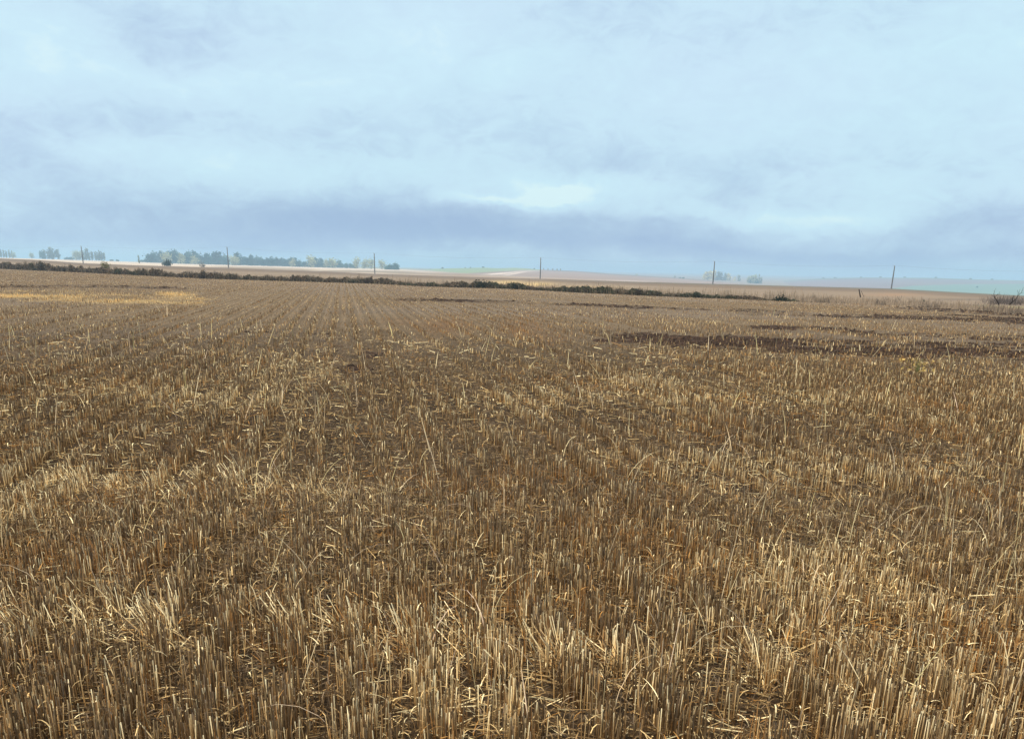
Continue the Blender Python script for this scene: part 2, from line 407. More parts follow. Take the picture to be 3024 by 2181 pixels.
tag(link('stubble', mesh_np('stubble', V, F_, C), M_straw), 'dense stand of cut brown and straw coloured cereal stubble covering the near field', 'stubble', kind='stuff')

# lumps of turned soil
n = 90000
px = rng.uniform(-200, 3250, n); py = rng.uniform(838, 1110, n); G = ground(px, py); D = np.hypot(G[:, 0], G[:, 1])
k = (masks(px, py, G[:, 0], G[:, 1])[0] > rng.uniform(.15, 1, n)) & (D < D0(az_of(G)) * .99); G, D = G[k], D[k]; n = len(G)
n = min(n, 26000); G, D = G[:n], D[:n]
o8 = np.array([[1, 0, 0], [0, 1, 0], [-1, 0, 0], [0, -1, 0], [0, 0, 1]], float)
sz = .035 * (D / 20).clip(.8) ** .55 * rng.gamma(9, .095, n)
V = G[:, None, :] + (o8[None] * (1 + rng.normal(0, .28, (n, 5, 1))) + rng.normal(0, .18, (n, 5, 3))) * sz[:, None, None] * [1.5, 1.5, .55]
i_ = (np.arange(n) * 5)[:, None]
tr = np.concatenate([i_ + [0, 1, 4], i_ + [1, 2, 4], i_ + [2, 3, 4], i_ + [3, 0, 4]])
c = np.repeat(np.array([.062, .038, .027]) * rng.uniform(.4, 1.5, (n, 1)), 5, axis=0)
tag(link('soil_clods', mesh_np('soil_clods', V.reshape(-1, 3), [tr], c), M_soil), 'dark brown lumps of turned soil in the bare strips of the field', 'soil', kind='stuff')

# lying straw, leaf litter
parts = []
def lying(n, da, db, p, ll=.04, z=.06):
    x, y, d = scatter(n, da, db, p); P = np.stack([x, y, 0 * x], -1); px, py = project(P)
    soil, yel, rust, bent = masks(px, py, x, y)
    k = (rng.random(n) > soil) & (y > .3); x, y, d, px, py, yel, rust, bent = [q[k] for q in (x, y, d, px, py, yel, rust, bent)]; n = len(x)
    base = np.stack([x, y, gz(x, y) + rng.random(n) ** 2 * z + .004], -1)
    c = field_colours(x, y, px, py, n, yel, rust, bent * .5) * 1.0
    w = .0040 * (d / 8).clip(1) ** .8 * rng.uniform(.6, 1.3, n)
    parts.append(stalks(base, rng.uniform(0, 6.28, n), math.pi / 2 + rng.normal(0, .13, n), rng.gamma(3, ll, n) + .02, w, rng.uniform(0, 6.28, n), c, c, True))
lying(26000, 1.6, 8, 0); lying(22000, 8, 26, 1.5); lying(60000, 1.6, 8, 0, .008, .02); lying(50000, 8, 20, 1.2, .012, .03)
def leaves(n, da, db, p):
    x, y, d = scatter(n, da, db, p); P = np.stack([x, y, 0 * x], -1); px, py = project(P)
    soil, yel, rust, bent = masks(px, py, x, y)
    k = (rng.random(n) > soil) & (y > .3); x, y, d, px, py, yel, rust, bent = [q[k] for q in (x, y, d, px, py, yel, rust, bent)]; n = len(x)
    base = np.stack([x, y, gz(x, y) + rng.random(n) * .13], -1)
    c = field_colours(x, y, px, py, n, yel, rust, bent) * 1.05
    w = .0046 * (d / 8).clip(1) ** .8 * rng.uniform(.5, 1.3, n)
    parts.append(blades(base, rng.uniform(0, 6.28, n), rng.uniform(-.3, 1.3, n), rng.uniform(.03, .10, n), w, rng.uniform(.5, 3.4, n), c, 4))
leaves(42000, 1.6, 8, 0); leaves(42000, 8, 30, 1.5)
V, F_, C = join(parts)
tag(link('straw_litter', mesh_np('straw_litter', V, F_, C), M_straw), 'loose cut straw and curled dry leaves lying between the stubble stalks', 'straw litter', kind='stuff')

# tall leftover straws standing above the stubble
parts = []
def tall(n, da, db, p):
    x, y, d = scatter(n, da, db, p); P = np.stack([x, y, 0 * x], -1); px, py = project(P)
    dn = fbm(x * .8 + 55, y * .8, 3) + .1 * sm(1500, 2600, px)
    soil, *_ = masks(px, py, x, y)
    k = (rng.random(n) < sm(.35, .65, dn)) & (y > .3) & (rng.random(n) > soil * .8); x, y, d = x[k], y[k], d[k]; n = len(x)
    base = np.stack([x, y, gz(x, y)], -1)
    c = np.array([.70, .58, .36]) * rng.uniform(.6, 1.1, (n, 1)) * np.stack([np.ones(n), rng.uniform(.9, 1.04, n), rng.uniform(.75, 1.1, n)], -1)
    w = .0038 * (d / 6).clip(1) ** .85 * rng.uniform(.7, 1.4, n)
    parts.append(blades(base, rng.uniform(0, 6.28, n), rng.uniform(.9, 1.55, n), rng.uniform(.22, .50, n), w, np.where(rng.random(n) < .4, rng.uniform(.6, 2.2, n), rng.uniform(0, .4, n)), c, 5))
tall(900, 1.6, 8, 0); tall(1300, 8, 30, 1.4); tall(60, 30, 50, 1.4)
V, F_, C = join(parts)
tag(link('dry_grass_stems', mesh_np('dry_grass_stems', V, F_, C), M_straw), 'pale dry straws and grass stems standing taller than the stubble', 'dry grass', kind='stuff')

# ------------------------------------------------------------------ ditch growth
def leafcloud(cen, rad, cc, size, n, flat=False):
    """n small quads with centres in normal cloud around cen"""
    q = rng.normal(0, 1, (n, 3)); q /= np.linalg.norm(q, axis=1, keepdims=True)
    a = rng.normal(0, 1, (n, 3)); u = np.cross(q, a); u /= np.linalg.norm(u, axis=1, keepdims=True); v = np.cross(q, u)
    s_ = size[:, None] / 2
    V = np.stack([cen - u * s_ - v * s_ * .6, cen + u * s_ - v * s_ * .5, cen + u * s_ * .8 + v * s_ * .6, cen - u * s_ * .7 + v * s_ * .5], 1)
    i = (np.arange(n) * 4)[:, None]
    return V.reshape(-1, 3), [i + np.array([0, 1, 2, 3])], np.repeat(cc, 4, axis=0)
HT = [(-300, 20), (0, 17), (60, 17), (130, 25), (160, 17), (240, 15), (300, 15), (340, 16), (400, 16), (440, 18), (520, 15), (600, 20), (640, 18), (700, 13), (760, 15), (850, 14), (920, 17), (1000, 13),
      (1080, 17), (1150, 16), (1200, 11), (1300, 12), (1400, 17), (1440, 20), (1480, 16), (1520, 21), (1560, 13), (1610, 8), (1650, 15), (1750, 19), (1850, 19), (1900, 15), (1960, 10), (2060, 14), (2090, 8), (2170, 11), (2230, 9), (2280, 2), (2320, 11), (2360, 2), (3100, 2)]
bx = np.array([p[0] for p in BASE]); by = np.array([p[1] for p in BASE])
hx = np.array([p[0] for p in HT]); hh = np.array([p[1] for p in HT])
n = 60000
px = rng.uniform(-350, 2400, n); py = np.interp(px, bx, by)
G = ground(px, py); D = np.hypot(G[:, 0], G[:, 1])
depth = rng.random(n) * 2.2 + .1
sc_ = (D + depth) / D
G = G * [1, 1, 0] * sc_[:, None]
hm = np.interp(px, hx, hh) / 3521 * D * (.15 + 1.4 * fbm(px * .075, px * 0 + 3, 5)) * sm(0, .4, depth * 3)
hz_ = rng.random(n) ** .9 * hm
G[:, 2] = hz_ - .02
gr = fbm(px * .02 + 9, 0 * px + 1.5, 3)
br = sm(.45, .62, gr + .20 * (px < 1150) - .03 * (px > 1300))
cc = np.array([.055, .062, .036]) * (1 - br)[:, None] + np.array([.13, .095, .068]) * br[:, None]
cc = cc * rng.uniform(.5, 1.6, (n, 1))
tips = (rng.random(n) < .16 + .22 * (px < 1150))[:, None]
cc = np.where(tips, np.array([.20, .17, .115]) * rng.uniform(.5, 1.2, (n, 1)), cc)
keep = rng.random(n) < sm(1.5, 6, np.interp(px, hx, hh))
pr = [leafcloud(G[keep], 0, cc[keep], (.0011 * D * rng.uniform(.5, 1.5, n))[keep], keep.sum())]
n = 20000
px = rng.uniform(-350, 2400, n); py = np.interp(px, bx, by); G = ground(px, py); D = np.hypot(G[:, 0], G[:, 1])
depth = rng.random(n) * 2; G = G * [1, 1, 0] * ((D + depth) / D)[:, None]
hm = np.interp(px, hx, hh) / 3521 * D * rng.uniform(.4, 1.2, n) * (.4 + 1.0 * fbm(px * .09, px * 0 + 7, 3))
c = np.where((rng.random(n) < .65)[:, None], np.array([.075, .06, .042]), np.array([.24, .185, .13])) * rng.uniform(.6, 1.3, (n, 1))
pr.append(stalks(G, rng.uniform(0, 6.28, n), np.abs(rng.normal(0, .2, n)), hm, .00035 * D * rng.uniform(.6, 1.4, n), rng.uniform(0, 6.28, n), c, c, False, .4))
V, F_, C = join(pr)
tag(link('ditch_weeds', mesh_np('ditch_weeds', V, F_, C), M_leaf), 'dark brown and green weeds crowding the long ditch across the field', 'weeds', kind='stuff')
# pale dry grass behind and along the ditch
n = 42000
px = rng.uniform(-350, 3400, n); py = np.interp(px, bx, by); G = ground(px, py); D = np.hypot(G[:, 0], G[:, 1])
right = sm(2250, 2500, px)
dep = rng.random(n) ** 1.4 * (5 + 18 * right) + 1.8 * (1 - right) - 1.2 * right
d2 = D + dep
azg = az_of(G); ss = ((d2 - D) / (D1(azg) - D)).clip(0) ** (1 / 1.6)
zz = Z1(azg) * (((d2 - D) / (D1(azg) - D)).clip(0)) ** .8 + np.where(dep > 0, -.35 * np.exp(-((dep - 4) / 2.5) ** 2), 0)
G = np.stack([d2 * np.sin(azg), d2 * np.cos(azg), zz], -1)
hm = rng.gamma(4, .13, n).clip(.1, 1.1) * (.35 + .9 * fbm(px * .03, dep * .4, 3)) * (1 - .45 * right)
dk = sm(.48, .62, fbm(px * .025 + 40, dep * .5 + 8, 3))[:, None] * (.3 + .5 * right[:, None])
c = (np.array([.36, .275, .195]) * (1 - dk) + np.array([.15, .115, .085]) * dk) * rng.uniform(.6, 1.25, (n, 1))
V, F_, C = stalks(G, rng.uniform(0, 6.28, n), np.abs(rng.normal(0, .28, n)), hm, .0004 * d2 * rng.uniform(.6, 1.5, n), rng.uniform(0, 6.28, n), c, c * 1.1, False, .4)
tag(link('dry_grass', mesh_np('dry_grass', V, F_, C), M_straw), 'pinkish tan dry grass standing along the far side of the ditch', 'dry grass', kind='stuff')

# ------------------------------------------------------------------ trees and shrubs
def tube(pts, radii, sides=5):
    pts = np.array(pts, float); rows = []
    for k, p in enumerate(pts):
        t = pts[min(k + 1, len(pts) - 1)] - pts[max(k - 1, 0)]; t = t / np.linalg.norm(t)
        a = np.cross(t, [0.3, 1, 0.1]); a /= np.linalg.norm(a); b = np.cross(t, a)
        for j in range(sides):
            th = 2 * math.pi * j / sides; rows.append(p + (a * math.cos(th) + b * math.sin(th)) * radii[k])
    V = np.array(rows); f = []
    for k in range(len(pts) - 1):
        for j in range(sides):
            f.append([k * sides + j, k * sides + (j + 1) % sides, (k + 1) * sides + (j + 1) % sides, (k + 1) * sides + j])
    return V, [np.array(f), np.array([[(len(pts) - 1) * sides + j for j in range(sides)]])]
def tubes(L, c):
    out = []
    for pts, rad in L:
        V, f = tube(pts, rad); out.append((V, f, np.tile(np.array(c), (len(V), 1))))
    return join(out)
def plant(name, h, w, leafc, barkc, style='round', nl=320, ls=.1, bare=0.0):
    """a tapered trunk with limbs and a crown of leaf-sized faces; returns trunk mesh, crown mesh (unit metres, base at origin)"""
    L = []; tips = []
    def limb(p, d, ln, r, lev):
        pts = [p]; q = np.array(p, float); dd = np.array(d, float)
        for k in range(3):
            dd = dd + rng.normal(0, .16, 3); dd[2] += .06; dd /= np.linalg.norm(dd); q = q + dd * ln / 3; pts.append(q.copy())
        L.append((pts, [r, r * .8, r * .6, r * .35])); tips.append(q.copy()); tips.append(pts[2])
        if lev > 0:
            for _ in range(3):
                a = rng.uniform(0, 6.28); k = rng.integers(1, 4)
                up = dict(round=.6, poplar=1.9, shrub=.8, dead=.9)[style]
                nd = np.array([math.cos(a), math.sin(a), up]); nd /= np.linalg.norm(nd)
                limb(pts[k], nd, ln * .62, r * .5, lev - 1)
    if style == 'poplar':
        limb((0, 0, 0), (0, 0, 1), h * .9, w * .05, 0); stem = L[0][0]
        for k in range(9):
            z = h * (.12 + .75 * k / 9); a = rng.uniform(0, 6.28)
            limb((0, 0, z), (math.cos(a) * .35, math.sin(a) * .35, 1), h * .22, w * .02, 0)
    elif style == 'round':
        limb((0, 0, 0), (0, 0, 1), h * .38, h * .035, 0)
        for k in range(6):
            a = k * 1.05 + rng.uniform(0, .6)
            limb((0, 0, h * rng.uniform(.15, .38)), (math.cos(a) * .8, math.sin(a) * .8, 1), h * .4, h * .017, 1)
    else:
        for k in range(6):
            a = rng.uniform(0, 6.28); s = rng.uniform(.2, 1.0) * w / h
            limb((math.cos(a) * w * .06, math.sin(a) * w * .06, -.05 * h), (math.cos(a) * s, math.sin(a) * s, 1), h * .55, h * .028, 1)
    V, f, C = tubes(L, barkc)
    tm = mesh_np(name + '_trunk', V, f, C, True)
    if nl == 0: return tm, None
    T = np.array(tips)
    nc = 26
    lobes = rng.normal(0, 1, (nc, 3)); lobes /= np.linalg.norm(lobes, axis=1, keepdims=True); lobes *= rng.random((nc, 1)) ** .4
    if style == 'poplar':
        cz = h * .55; sx, sz = w * .42, h * .46; lr = .20 * w
    elif style == 'round':
        cz = h * .50; sx, sz = w * .42, h * .44; lr = .17 * w
    else:
        cz = h * .48; sx, sz = w * .42, h * .42; lr = .17 * w
    ctr = lobes * [sx, sx, sz] + [0, 0, cz]
    ctr = np.concatenate([ctr, ctr * [1, 1, .55], T])
    shade = rng.uniform(.65, 1.35, len(ctr))
    wt = rng.random(len(ctr)) + .25; k = rng.choice(len(ctr), nl, p=wt / wt.sum())
    cen = ctr[k] + rng.normal(0, 1, (nl, 3)) * lr * .55
    cen[:, 2] = np.maximum(cen[:, 2], .02 * h)
    cc = np.array(leafc) * (shade[k] * rng.uniform(.7, 1.3, nl))[:, None]
    V, f, C = leafcloud(cen, 0, cc, ls * rng.uniform(.6, 1.4, nl), nl)
    return tm, mesh_np(name + '_crown', V, f, C)
def put(name, pair, px, py, D, sx=1, sz=1, rot=0, sink=.15, parts=('trunk', 'crown'), **kw):
    p = at(px, py, D)
    e = bpy.data.objects.new(name, None); col.objects.link(e)
    e.location = (p[0], p[1], p[2] - sink); e.rotation_euler[2] = rot; e.scale = (sx, sx, sz)
    tag(e, **kw)
    for nm, me, mt in ((parts[0], pair[0], M_wood), (parts[1], pair[1], M_leaf)):
        if me is None: continue
        o = bpy.data.objects.new(nm, me); col.objects.link(o); o.parent = e
        if not me.materials: me.materials.append(mt)
    return e
def mpx(p, D): return p / 3521 * D     # metres that p photo pixels of height span at distance D

bark = (.12, .10, .085); DG = (.014, .065, .060); MG = (.045, .12, .08); YG = (.42, .43, .25); GT = (.20, .19, .14)
dark_t = [plant('dark_tree', 10, 11, DG, bark, 'round', 900, 1.15) for _ in range(4)]
mid_t = [plant('mid_tree', 10, 10, MG, bark, 'round', 800, 1.1) for _ in range(3)]
yel_t = [plant('autumn_tree', 10, 9, YG, bark, 'round', 520, .8) for _ in range(3)]
pop_t = [plant('poplar', 10, 3.2, (.20, .22, .14), bark, 'poplar', 420, .8) for _ in range(4)]
ypop_t = [plant('yellow_poplar', 10, 3.6, (.75, .66, .36), bark, 'poplar', 420, .8) for _ in range(2)]
DT = 1500.
def tree(kind, pool, px, py, hpx, wf=1, D=DT, **kw):
    h = mpx(hpx, D); z = h / 10
    return put(kind, pool[rng.integers(len(pool))], px, py, D, z * wf, z, rng.uniform(0, 6.28), sink=.4, **kw)
def ybase(px): return float(np.interp(px, [0, 300, 550, 1000, 1170, 1300], [761, 770, 779, 791, 795, 799]))
# the dense belt
bl = 'dark blue-green tree in the hazy belt behind the pale field'
for px_ in np.arange(446, 1010, 15.0):
    x_ = px_ + rng.uniform(-5, 5)
    hp = np.interp(x_, [440, 480, 500, 560, 640, 700, 760, 880, 920, 1000], [24, 26, 32, 30, 29, 27, 26, 22, 20, 18]) * rng.uniform(.72, 1.2)
    tree('belt_tree', dark_t, x_, ybase(x_) + .3, hp * .93, 1.15, D=DT + rng.uniform(-60, 120), label=bl, cat='tree', group='dark trees of the far belt')
for px_ in np.arange(455, 1000, 27.0):
    x_ = px_ + rng.uniform(-9, 9)
    hp = np.interp(x_, [440, 500, 640, 760, 880, 1000], [28, 36, 33, 28, 25, 22]) * rng.uniform(.85, 1.1)
    tree('belt_tree', mid_t, x_, ybase(x_), hp, .9, D=DT + 160, label='mid green tree rising behind the dark front trees of the belt', cat='tree', group='green trees of the far belt')
spk = [plant('spire_tree', 10, 4, DG, bark, 'poplar', 420, .9) for _ in range(3)]
for x_ in np.concatenate([rng.uniform(600, 900, 13), rng.uniform(446, 600, 4), rng.uniform(900, 1000, 3)]):
    hp = np.interp(x_, [440, 500, 640, 760, 880, 1000], [30, 38, 36, 33, 28, 26]) * rng.uniform(.85, 1.08)
    tree('spire_tree', spk, x_, ybase(x_), hp, 1.3, D=DT + 60, label='narrow dark treetop poking above the rounded crowns of the belt', cat='tree', group='narrow treetops of the far belt')
for x_, hp, wf, lb in [(492, 36, 1.2, 'pale yellow-green tree topping the left end of the far belt'), (535, 35, .9, 'yellowish crown second from the left in the far belt'),
                       (575, 29, 1.1, 'faded yellow tree low in the far belt, behind the pale field tree'), (690, 33, 1.2, 'bare pale tan tree just right of the second utility pole'),
                       (865, 28, .9, 'thin yellow-green tree at the gap before the tall pale tree'),
                       (919, 40, 1.0, 'tallest pale loose-crowned tree standing over the belt'), (963, 30, .7, 'slim pale tree left of the forked pale tree'),
                       (984, 33, 1.1, 'forked pale tree at the right part of the belt'), (1055, 38, .8, 'tall pale narrow tree left of the third utility pole'),
                       (1078, 33, 1.0, 'broad pale yellow tree close left of the third utility pole'), (1096, 35, 1.0, 'full pale yellow tree touching the third utility pole on its left'),
                       (1128, 31, 1.1, 'pale yellow-tan tree just right of the third utility pole')]:
    tree('pale_tree', yel_t, x_, ybase(x_) + .5, hp, wf, D=DT - 90, label=lb, cat='tree', group='pale autumn trees along the far belt')
for x_, hp in [(1010, 15), (1022, 17), (1036, 16), (1048, 15)]:
    tree('belt_tree', mid_t, x_, ybase(x_) + .5, hp, 1.1, label='small rounded green tree between the forked tree and the third pole', cat='tree', group='small green trees at the belt end')
for x_, hp, wf, lb in [(1150, 22, 1.5, 'broad green-yellow tree last but one at the belt end'), (1168, 25, 1.1, 'green-yellow tree ending the belt on its right')]:
    tree('belt_tree', mid_t, x_, ybase(x_) + 6, hp, wf, D=1300, label=lb, cat='tree')
# loose groups at the far left
for x_, hp in [(4, 24), (13, 22), (20, 20), (30, 23), (37, 21)]:
    tree('poplar_tree', pop_t, x_, ybase(x_) + .3, hp, .9, D=2000, label='hazy grey poplar at the left edge of the far plain', cat='tree', group='grey poplars at the left edge')
tree('poplar_tree', yel_t, 41, 761, 18, 1, D=1900, label='hazy yellowish tree beside the left edge poplars', cat='tree')
tree('round_tree', yel_t, 95, 763, 18, 1, D=1800, label='lone small yellow-green tree on the far left plain', cat='tree')
for x_, hp, wf, pool, lb in [(127, 24, .9, mid_t, 'leftmost greenish tree of the second far left group'), (133, 28, .7, pop_t, 'slim grey tree behind the greenish left tree of the second group'),
                             (149, 33, 1.6, pop_t, 'tallest grey tree in the second far left group'), (157, 30, 1.8, pop_t, 'broad grey tree next to the tallest of the second group'), (172, 28, 1.5, pop_t, 'grey tree standing at the right of the second far left group')]:
    tree('hazy_tree', pool, x_, 766, hp, wf, D=1800, label=lb, cat='tree', group='hazy trees left of the first utility pole')
for x_, w_ in ((197, 2.0), (206, 2.0), (213, 1.8)):
    tree('far_bush', dark_t, x_, 767, 8, w_, D=2000, label='low hazy bush on the plain before the first utility pole', cat='bush', group='low hazy bushes near the first pole')
tree('round_tree', yel_t, 226, 768, 29, 1.0, D=1700, label='pale green tree leftmost in the grove around the first pole', cat='tree')
tree('round_tree', yel_t, 236, 768.5, 30, 1.0, D=1700, label='pale green tree right behind the first utility pole', cat='tree')
for x_, hp in [(248, 28), (257, 33), (263, 33), (273, 27), (284, 26), (290, 24), (296, 29), (302, 25), (309, 23)]:
    tree('poplar_tree', pop_t, x_, 769.5, hp, .9, D=1700, label='hazy grey poplar of the grove right of the first utility pole', cat='tree', group='grey poplars of the first grove')
for x_, y_, hp, w_ in ((330, 770.5, 5, 3), (347, 771.5, 6, 2), (418, 774, 8, 2.2), (430, 775, 9, 1.6)):
    tree('far_bush', mid_t, x_, y_, hp, w_, D=1700, label='small faded bush on the plain between grove and belt', cat='bush', group='faded bushes between grove and belt')
tree('poplar_tree', pop_t, 411, 779, 25, .7, D=1000, label='thin bare pole-like tree left of the belt', cat='tree')
# trees right of the centre
for x_, hp, wf, pool in [(2078, 24, .8, ypop_t), (2086, 29, 1.2, ypop_t), (2097, 31, 1.5, ypop_t), (2106, 30, 1.0, ypop_t), (2117, 28, 1.2, pop_t), (2127, 26, 1.1, pop_t), (2140, 24, 1.0, pop_t), (2146, 23, .9, ypop_t), (2153, 20, .9, ypop_t)]:
    tree('poplar_tree', pool, x_, 837, hp + 7, wf * 1.25, D=2300, label='pale yellow-grey poplar in the grove around the fifth utility pole', cat='tree', group='poplars by the fifth pole')
tree('poplar_tree', ypop_t, 2168, 837, 20, 1.2, D=2300, label='small pointed yellow tree right of the fifth pole grove', cat='tree')
tree('poplar_tree', pop_t, 2181, 838, 26, 1.2, D=2300, label='slim grey poplar alone between the two pale groves', cat='tree')
for x_, hp, w_, pool in [(2214, 20, .9, yel_t), (2221, 28, .9, yel_t), (2229, 31, .95, yel_t), (2240, 27, .5, pop_t), (2247, 19, .7, pop_t), (2219, 16, 1.0, mid_t), (2231, 17, 1.0, mid_t)]:
    tree('grove_tree', pool, x_, 843, hp + 6, w_ * 1.1, D=2000, label='pale green hazy tree in the round clump before the right hill', cat='tree', group='trees of the round clump')
tree('round_tree', yel_t, 1880, 815, 8, 1.4, D=2100, label='tiny yellowish tree on the skyline of the pink slope', cat='tree')
tree('far_bush', pop_t, 1992, 824, 12, 1.2, D=2150, label='small grey tree at the low end of the pink slope', cat='tree')
for x_ in (2008, 2018): tree('far_bush', mid_t, x_, 824.5, 7, 1.6, D=2150, label='faded bush at the low end of the pink slope', cat='bush', group='bushes at the pink slope end')
# bushes on the hills
for x_, y_, hp, lb in [(1270, 796, 4, 'small dark bush at the left foot of the green hilltop'), (1302, 796, 5, 'lower of two dark bushes left on the green hill'), (1307, 793.5, 6, 'upper of two dark bushes left on the green hill'),
                       (1374, 791.5, 4, 'left dark bush on the ridge of the green hill'), (1389, 791, 4, 'middle dark bush on the ridge of the green hill'), (1427, 791, 6, 'right dark bush on the highest part of the green hill'), (1578, 795, 5, 'dark bush where the green hilltop meets the brown field')]:
    tree('hill_bush', dark_t, x_, y_ + .6, hp, 1.3, D=2060, label=lb, cat='bush')
for x_ in (1605, 1618, 1632, 1645, 1655): tree('hill_bush', pop_t, x_, 798 + (x_ - 1605) * .03, 7, 2, D=2110, label='faded bush behind the dark ridge line right of the fourth pole', cat='bush', group='faded ridge bushes')
for x_, y_, hp in [(1268, 809, 6), (1277, 809, 5), (1286, 810, 5), (1325, 810, 4), (1336, 811, 3), (1220, 808, 5)]:
    tree('hill_bush', dark_t, x_, y_, hp, 2.2, D=1250, label='low dark bush in the hollow below the green hill', cat='bush', group='bushes in the hollow')
for x_, y_ in [(2432, 822.5), (2466, 821.5), (2542, 820), (2600, 819.5), (2672, 820), (2763, 821), (2866, 824.5), (2930, 826)]:
    tree('hill_bush', mid_t, x_, y_ + .6, 4.5, 2.2, D=2980, label='tiny faded bush on the ridge of the right hill', cat='bush', group='bushes on the right ridge')
for x_, y_ in [(2658, 849), (2681, 849.5), (2695, 848), (2836, 854), (2847, 855), (2885, 849), (2918, 857), (2968, 861)]:
    tree('hill_bush', dark_t, x_, y_, 5, 1.2, D=2200, label='tiny dark bush on the teal green field below the right hill', cat='bush', group='bushes on the green field')
# nearer single shrubs
def shrub(name, px, py, D, wpx, hpx, leafc, label, cat='shrub', nl=420, style='shrub', grp=None, sink=.05):
    h = mpx(hpx, D); w = mpx(wpx, D) 
    pr = plant(name, h, w, leafc, (.07, .055, .045), style, nl, .09 * max(w, h * .6))
    return put(name, pr, px, py, D, 1, 1, 0, sink=sink, parts=('stems', 'foliage'), label=label, cat=cat, group=grp)
def Dg(px): P_ = ground(np.array([px * 1.0]), np.array([float(np.interp(px, bx, by))])); return float(np.hypot(P_[0, 0], P_[0, 1]))
shrub('dark_bush', 493, 784, 560, 32, 15, (.035, .052, .028), 'rounded dark green bush on the crest in front of the belt', nl=700)
shrub('yellow_bush', 313, 794, Dg(313) + 12, 27, 28, (.20, .19, .085), 'yellow-green bush rising from the ditch right of the first pole')
shrub('small_tree', 598, 790, 560, 22, 22, (.26, .21, .15), 'pale bare little tree on the crest between bush and second pole', 'tree', 160)
shrub('brown_shrub', 126, 800, Dg(126), 30, 30, (.075, .058, .042), 'tall dark brown shrub in the ditch at the far left')
shrub('brown_shrub', 190, 802, Dg(190), 20, 25, (.10, .075, .055), 'loose brown shrub between tall dark shrub and first pole', nl=220)
shrub('brown_shrub', 258, 806, Dg(258), 16, 25, (.11, .082, .06), 'thin brown shrub just right of the first pole foot', nl=160)
shrub('brown_shrub', 600, 822, Dg(600), 26, 34, (.085, .068, .05), 'tallest brown weed clump in the ditch left of the second pole', nl=260)
shrub('brown_shrub', 1090, 838, Dg(1090), 40, 23, (.07, .055, .043), 'broad brown shrub in the ditch below the third pole')
shrub('dark_shrub', 1422, 850, Dg(1422), 46, 24, (.038, .04, .026), 'broad dark shrub in the ditch below the pale swirls')
shrub('dark_shrub', 1520, 853, Dg(1520), 34, 25, (.036, .042, .026), 'peaked dark shrub in the ditch left of the golden patch')
shrub('brown_shrub', 1690, 862, Dg(1690), 22, 25, (.10, .08, .06), 'airy brown weed clump right of the fourth pole foot', nl=150)
shrub('brown_shrub', 1885, 871, Dg(1885), 24, 30, (.065, .052, .04), 'two-headed brown shrub rising from the dark hedge centre right')
shrub('round_weed', 1940, 872, Dg(1940), 12, 26, (.085, .066, .05), 'small ball-topped weed just right of the two-headed shrub', nl=110)
shrub('dark_shrub', 2056, 878, Dg(2056), 28, 19, (.034, .042, .026), 'dark green shrub in the ditch below the fifth pole')
shrub('dark_shrub', 2305, 889, Dg(2305), 48, 17, (.032, .038, .026), 'last low dark shrub at the right end of the hedge')
shrub('low_shrub', 2728, 888, 62, 12, 7, (.05, .06, .035), 'small dark green tuft in the dry grass at right', nl=120)

# ------------------------------------------------------------------ dead shrubs, posts, twigs at the right
def curve_thing(name, px, py, D, limbs, label, cat, c=(.055, .042, .036), part='branch', grp=None):
    """limbs: list of pixel polylines relative to the photo, with radii in pixels"""
    e = bpy.data.objects.new(name, None); col.objects.link(e); p0 = at(px, py, D); e.location = p0; tag(e, label, cat, grp)
    for pts, r0, r1 in limbs:
        n = len(pts); W_ = [at(q[0], q[1], D + rng.uniform(-.25, .25)) - p0 for q in pts]
        V, f = tube(W_, [mpx(r0 + (r1 - r0) * k / (n - 1), D) for k in range(n)], 6)
        o = link(part, mesh_np(part, V, f, np.tile(np.array(c), (len(V), 1)), True), M_wood, e)
    return e
D_ = 60
curve_thing('dead_shrub', 2948, 898, D_, [([(2950, 899), (2946, 890), (2940, 882), (2936, 876)], 1.8, 1.0), ([(2938, 879), (2943, 872), (2948, 866)], .8, .3), ([(2937, 877), (2935, 868), (2937, 858), (2941, 851)], .8, .25), ([(2936, 876), (2930, 872), (2926, 871)], .6, .25), ([(2943, 872), (2951, 868), (2953, 860)], .4, .2)],
            'leafless dark dead shrub with one crooked stem, left of the thicket', 'dead shrub')
curve_thing('dead_shrub', 2983, 898, D_, [([(2982, 899), (2988, 892), (2996, 887), (3002, 880), (3007, 872)], 2.2, .8), ([(2990, 890), (2990, 880), (2993, 872)], 1.4, .5), ([(2996, 886), (2994, 878), (2998, 870)], .9, .3), ([(3005, 875), (3007, 864), (3004, 856)], .7, .25), ([(3006, 873), (3014, 866), (3020, 856), (3022, 848)], .8, .25), ([(3009, 868), (3010, 860), (3013, 852)], .4, .2), ([(3014, 866), (3023, 863)], .4, .2)],
            'leafless dark dead shrub with forked branches at the right edge', 'dead shrub')
n = 1500
px = np.where(rng.random(n) < .5, rng.normal(2955, 28, n), rng.normal(3010, 40, n)); py = rng.uniform(890, 900, n) + .03 * (px - 2950); P = at(px, py, rng.uniform(60, 66, n))
c = np.array([.15, .125, .115]) * rng.uniform(.5, 1.3, (n, 1))
V, F_, C = stalks(P, rng.uniform(0, 6.28, n), np.abs(rng.normal(0, .35, n)), rng.gamma(4, .055, n).clip(.05, .45) , .012 * rng.uniform(.6, 1.4, n), rng.uniform(0, 6.28, n), c, c, False, .3)
tag(link('twig_thicket', mesh_np('twig_thicket', V, F_, C), M_wood), 'low grey tangle of bare twigs around the two dead shrubs', 'twigs', kind='stuff')
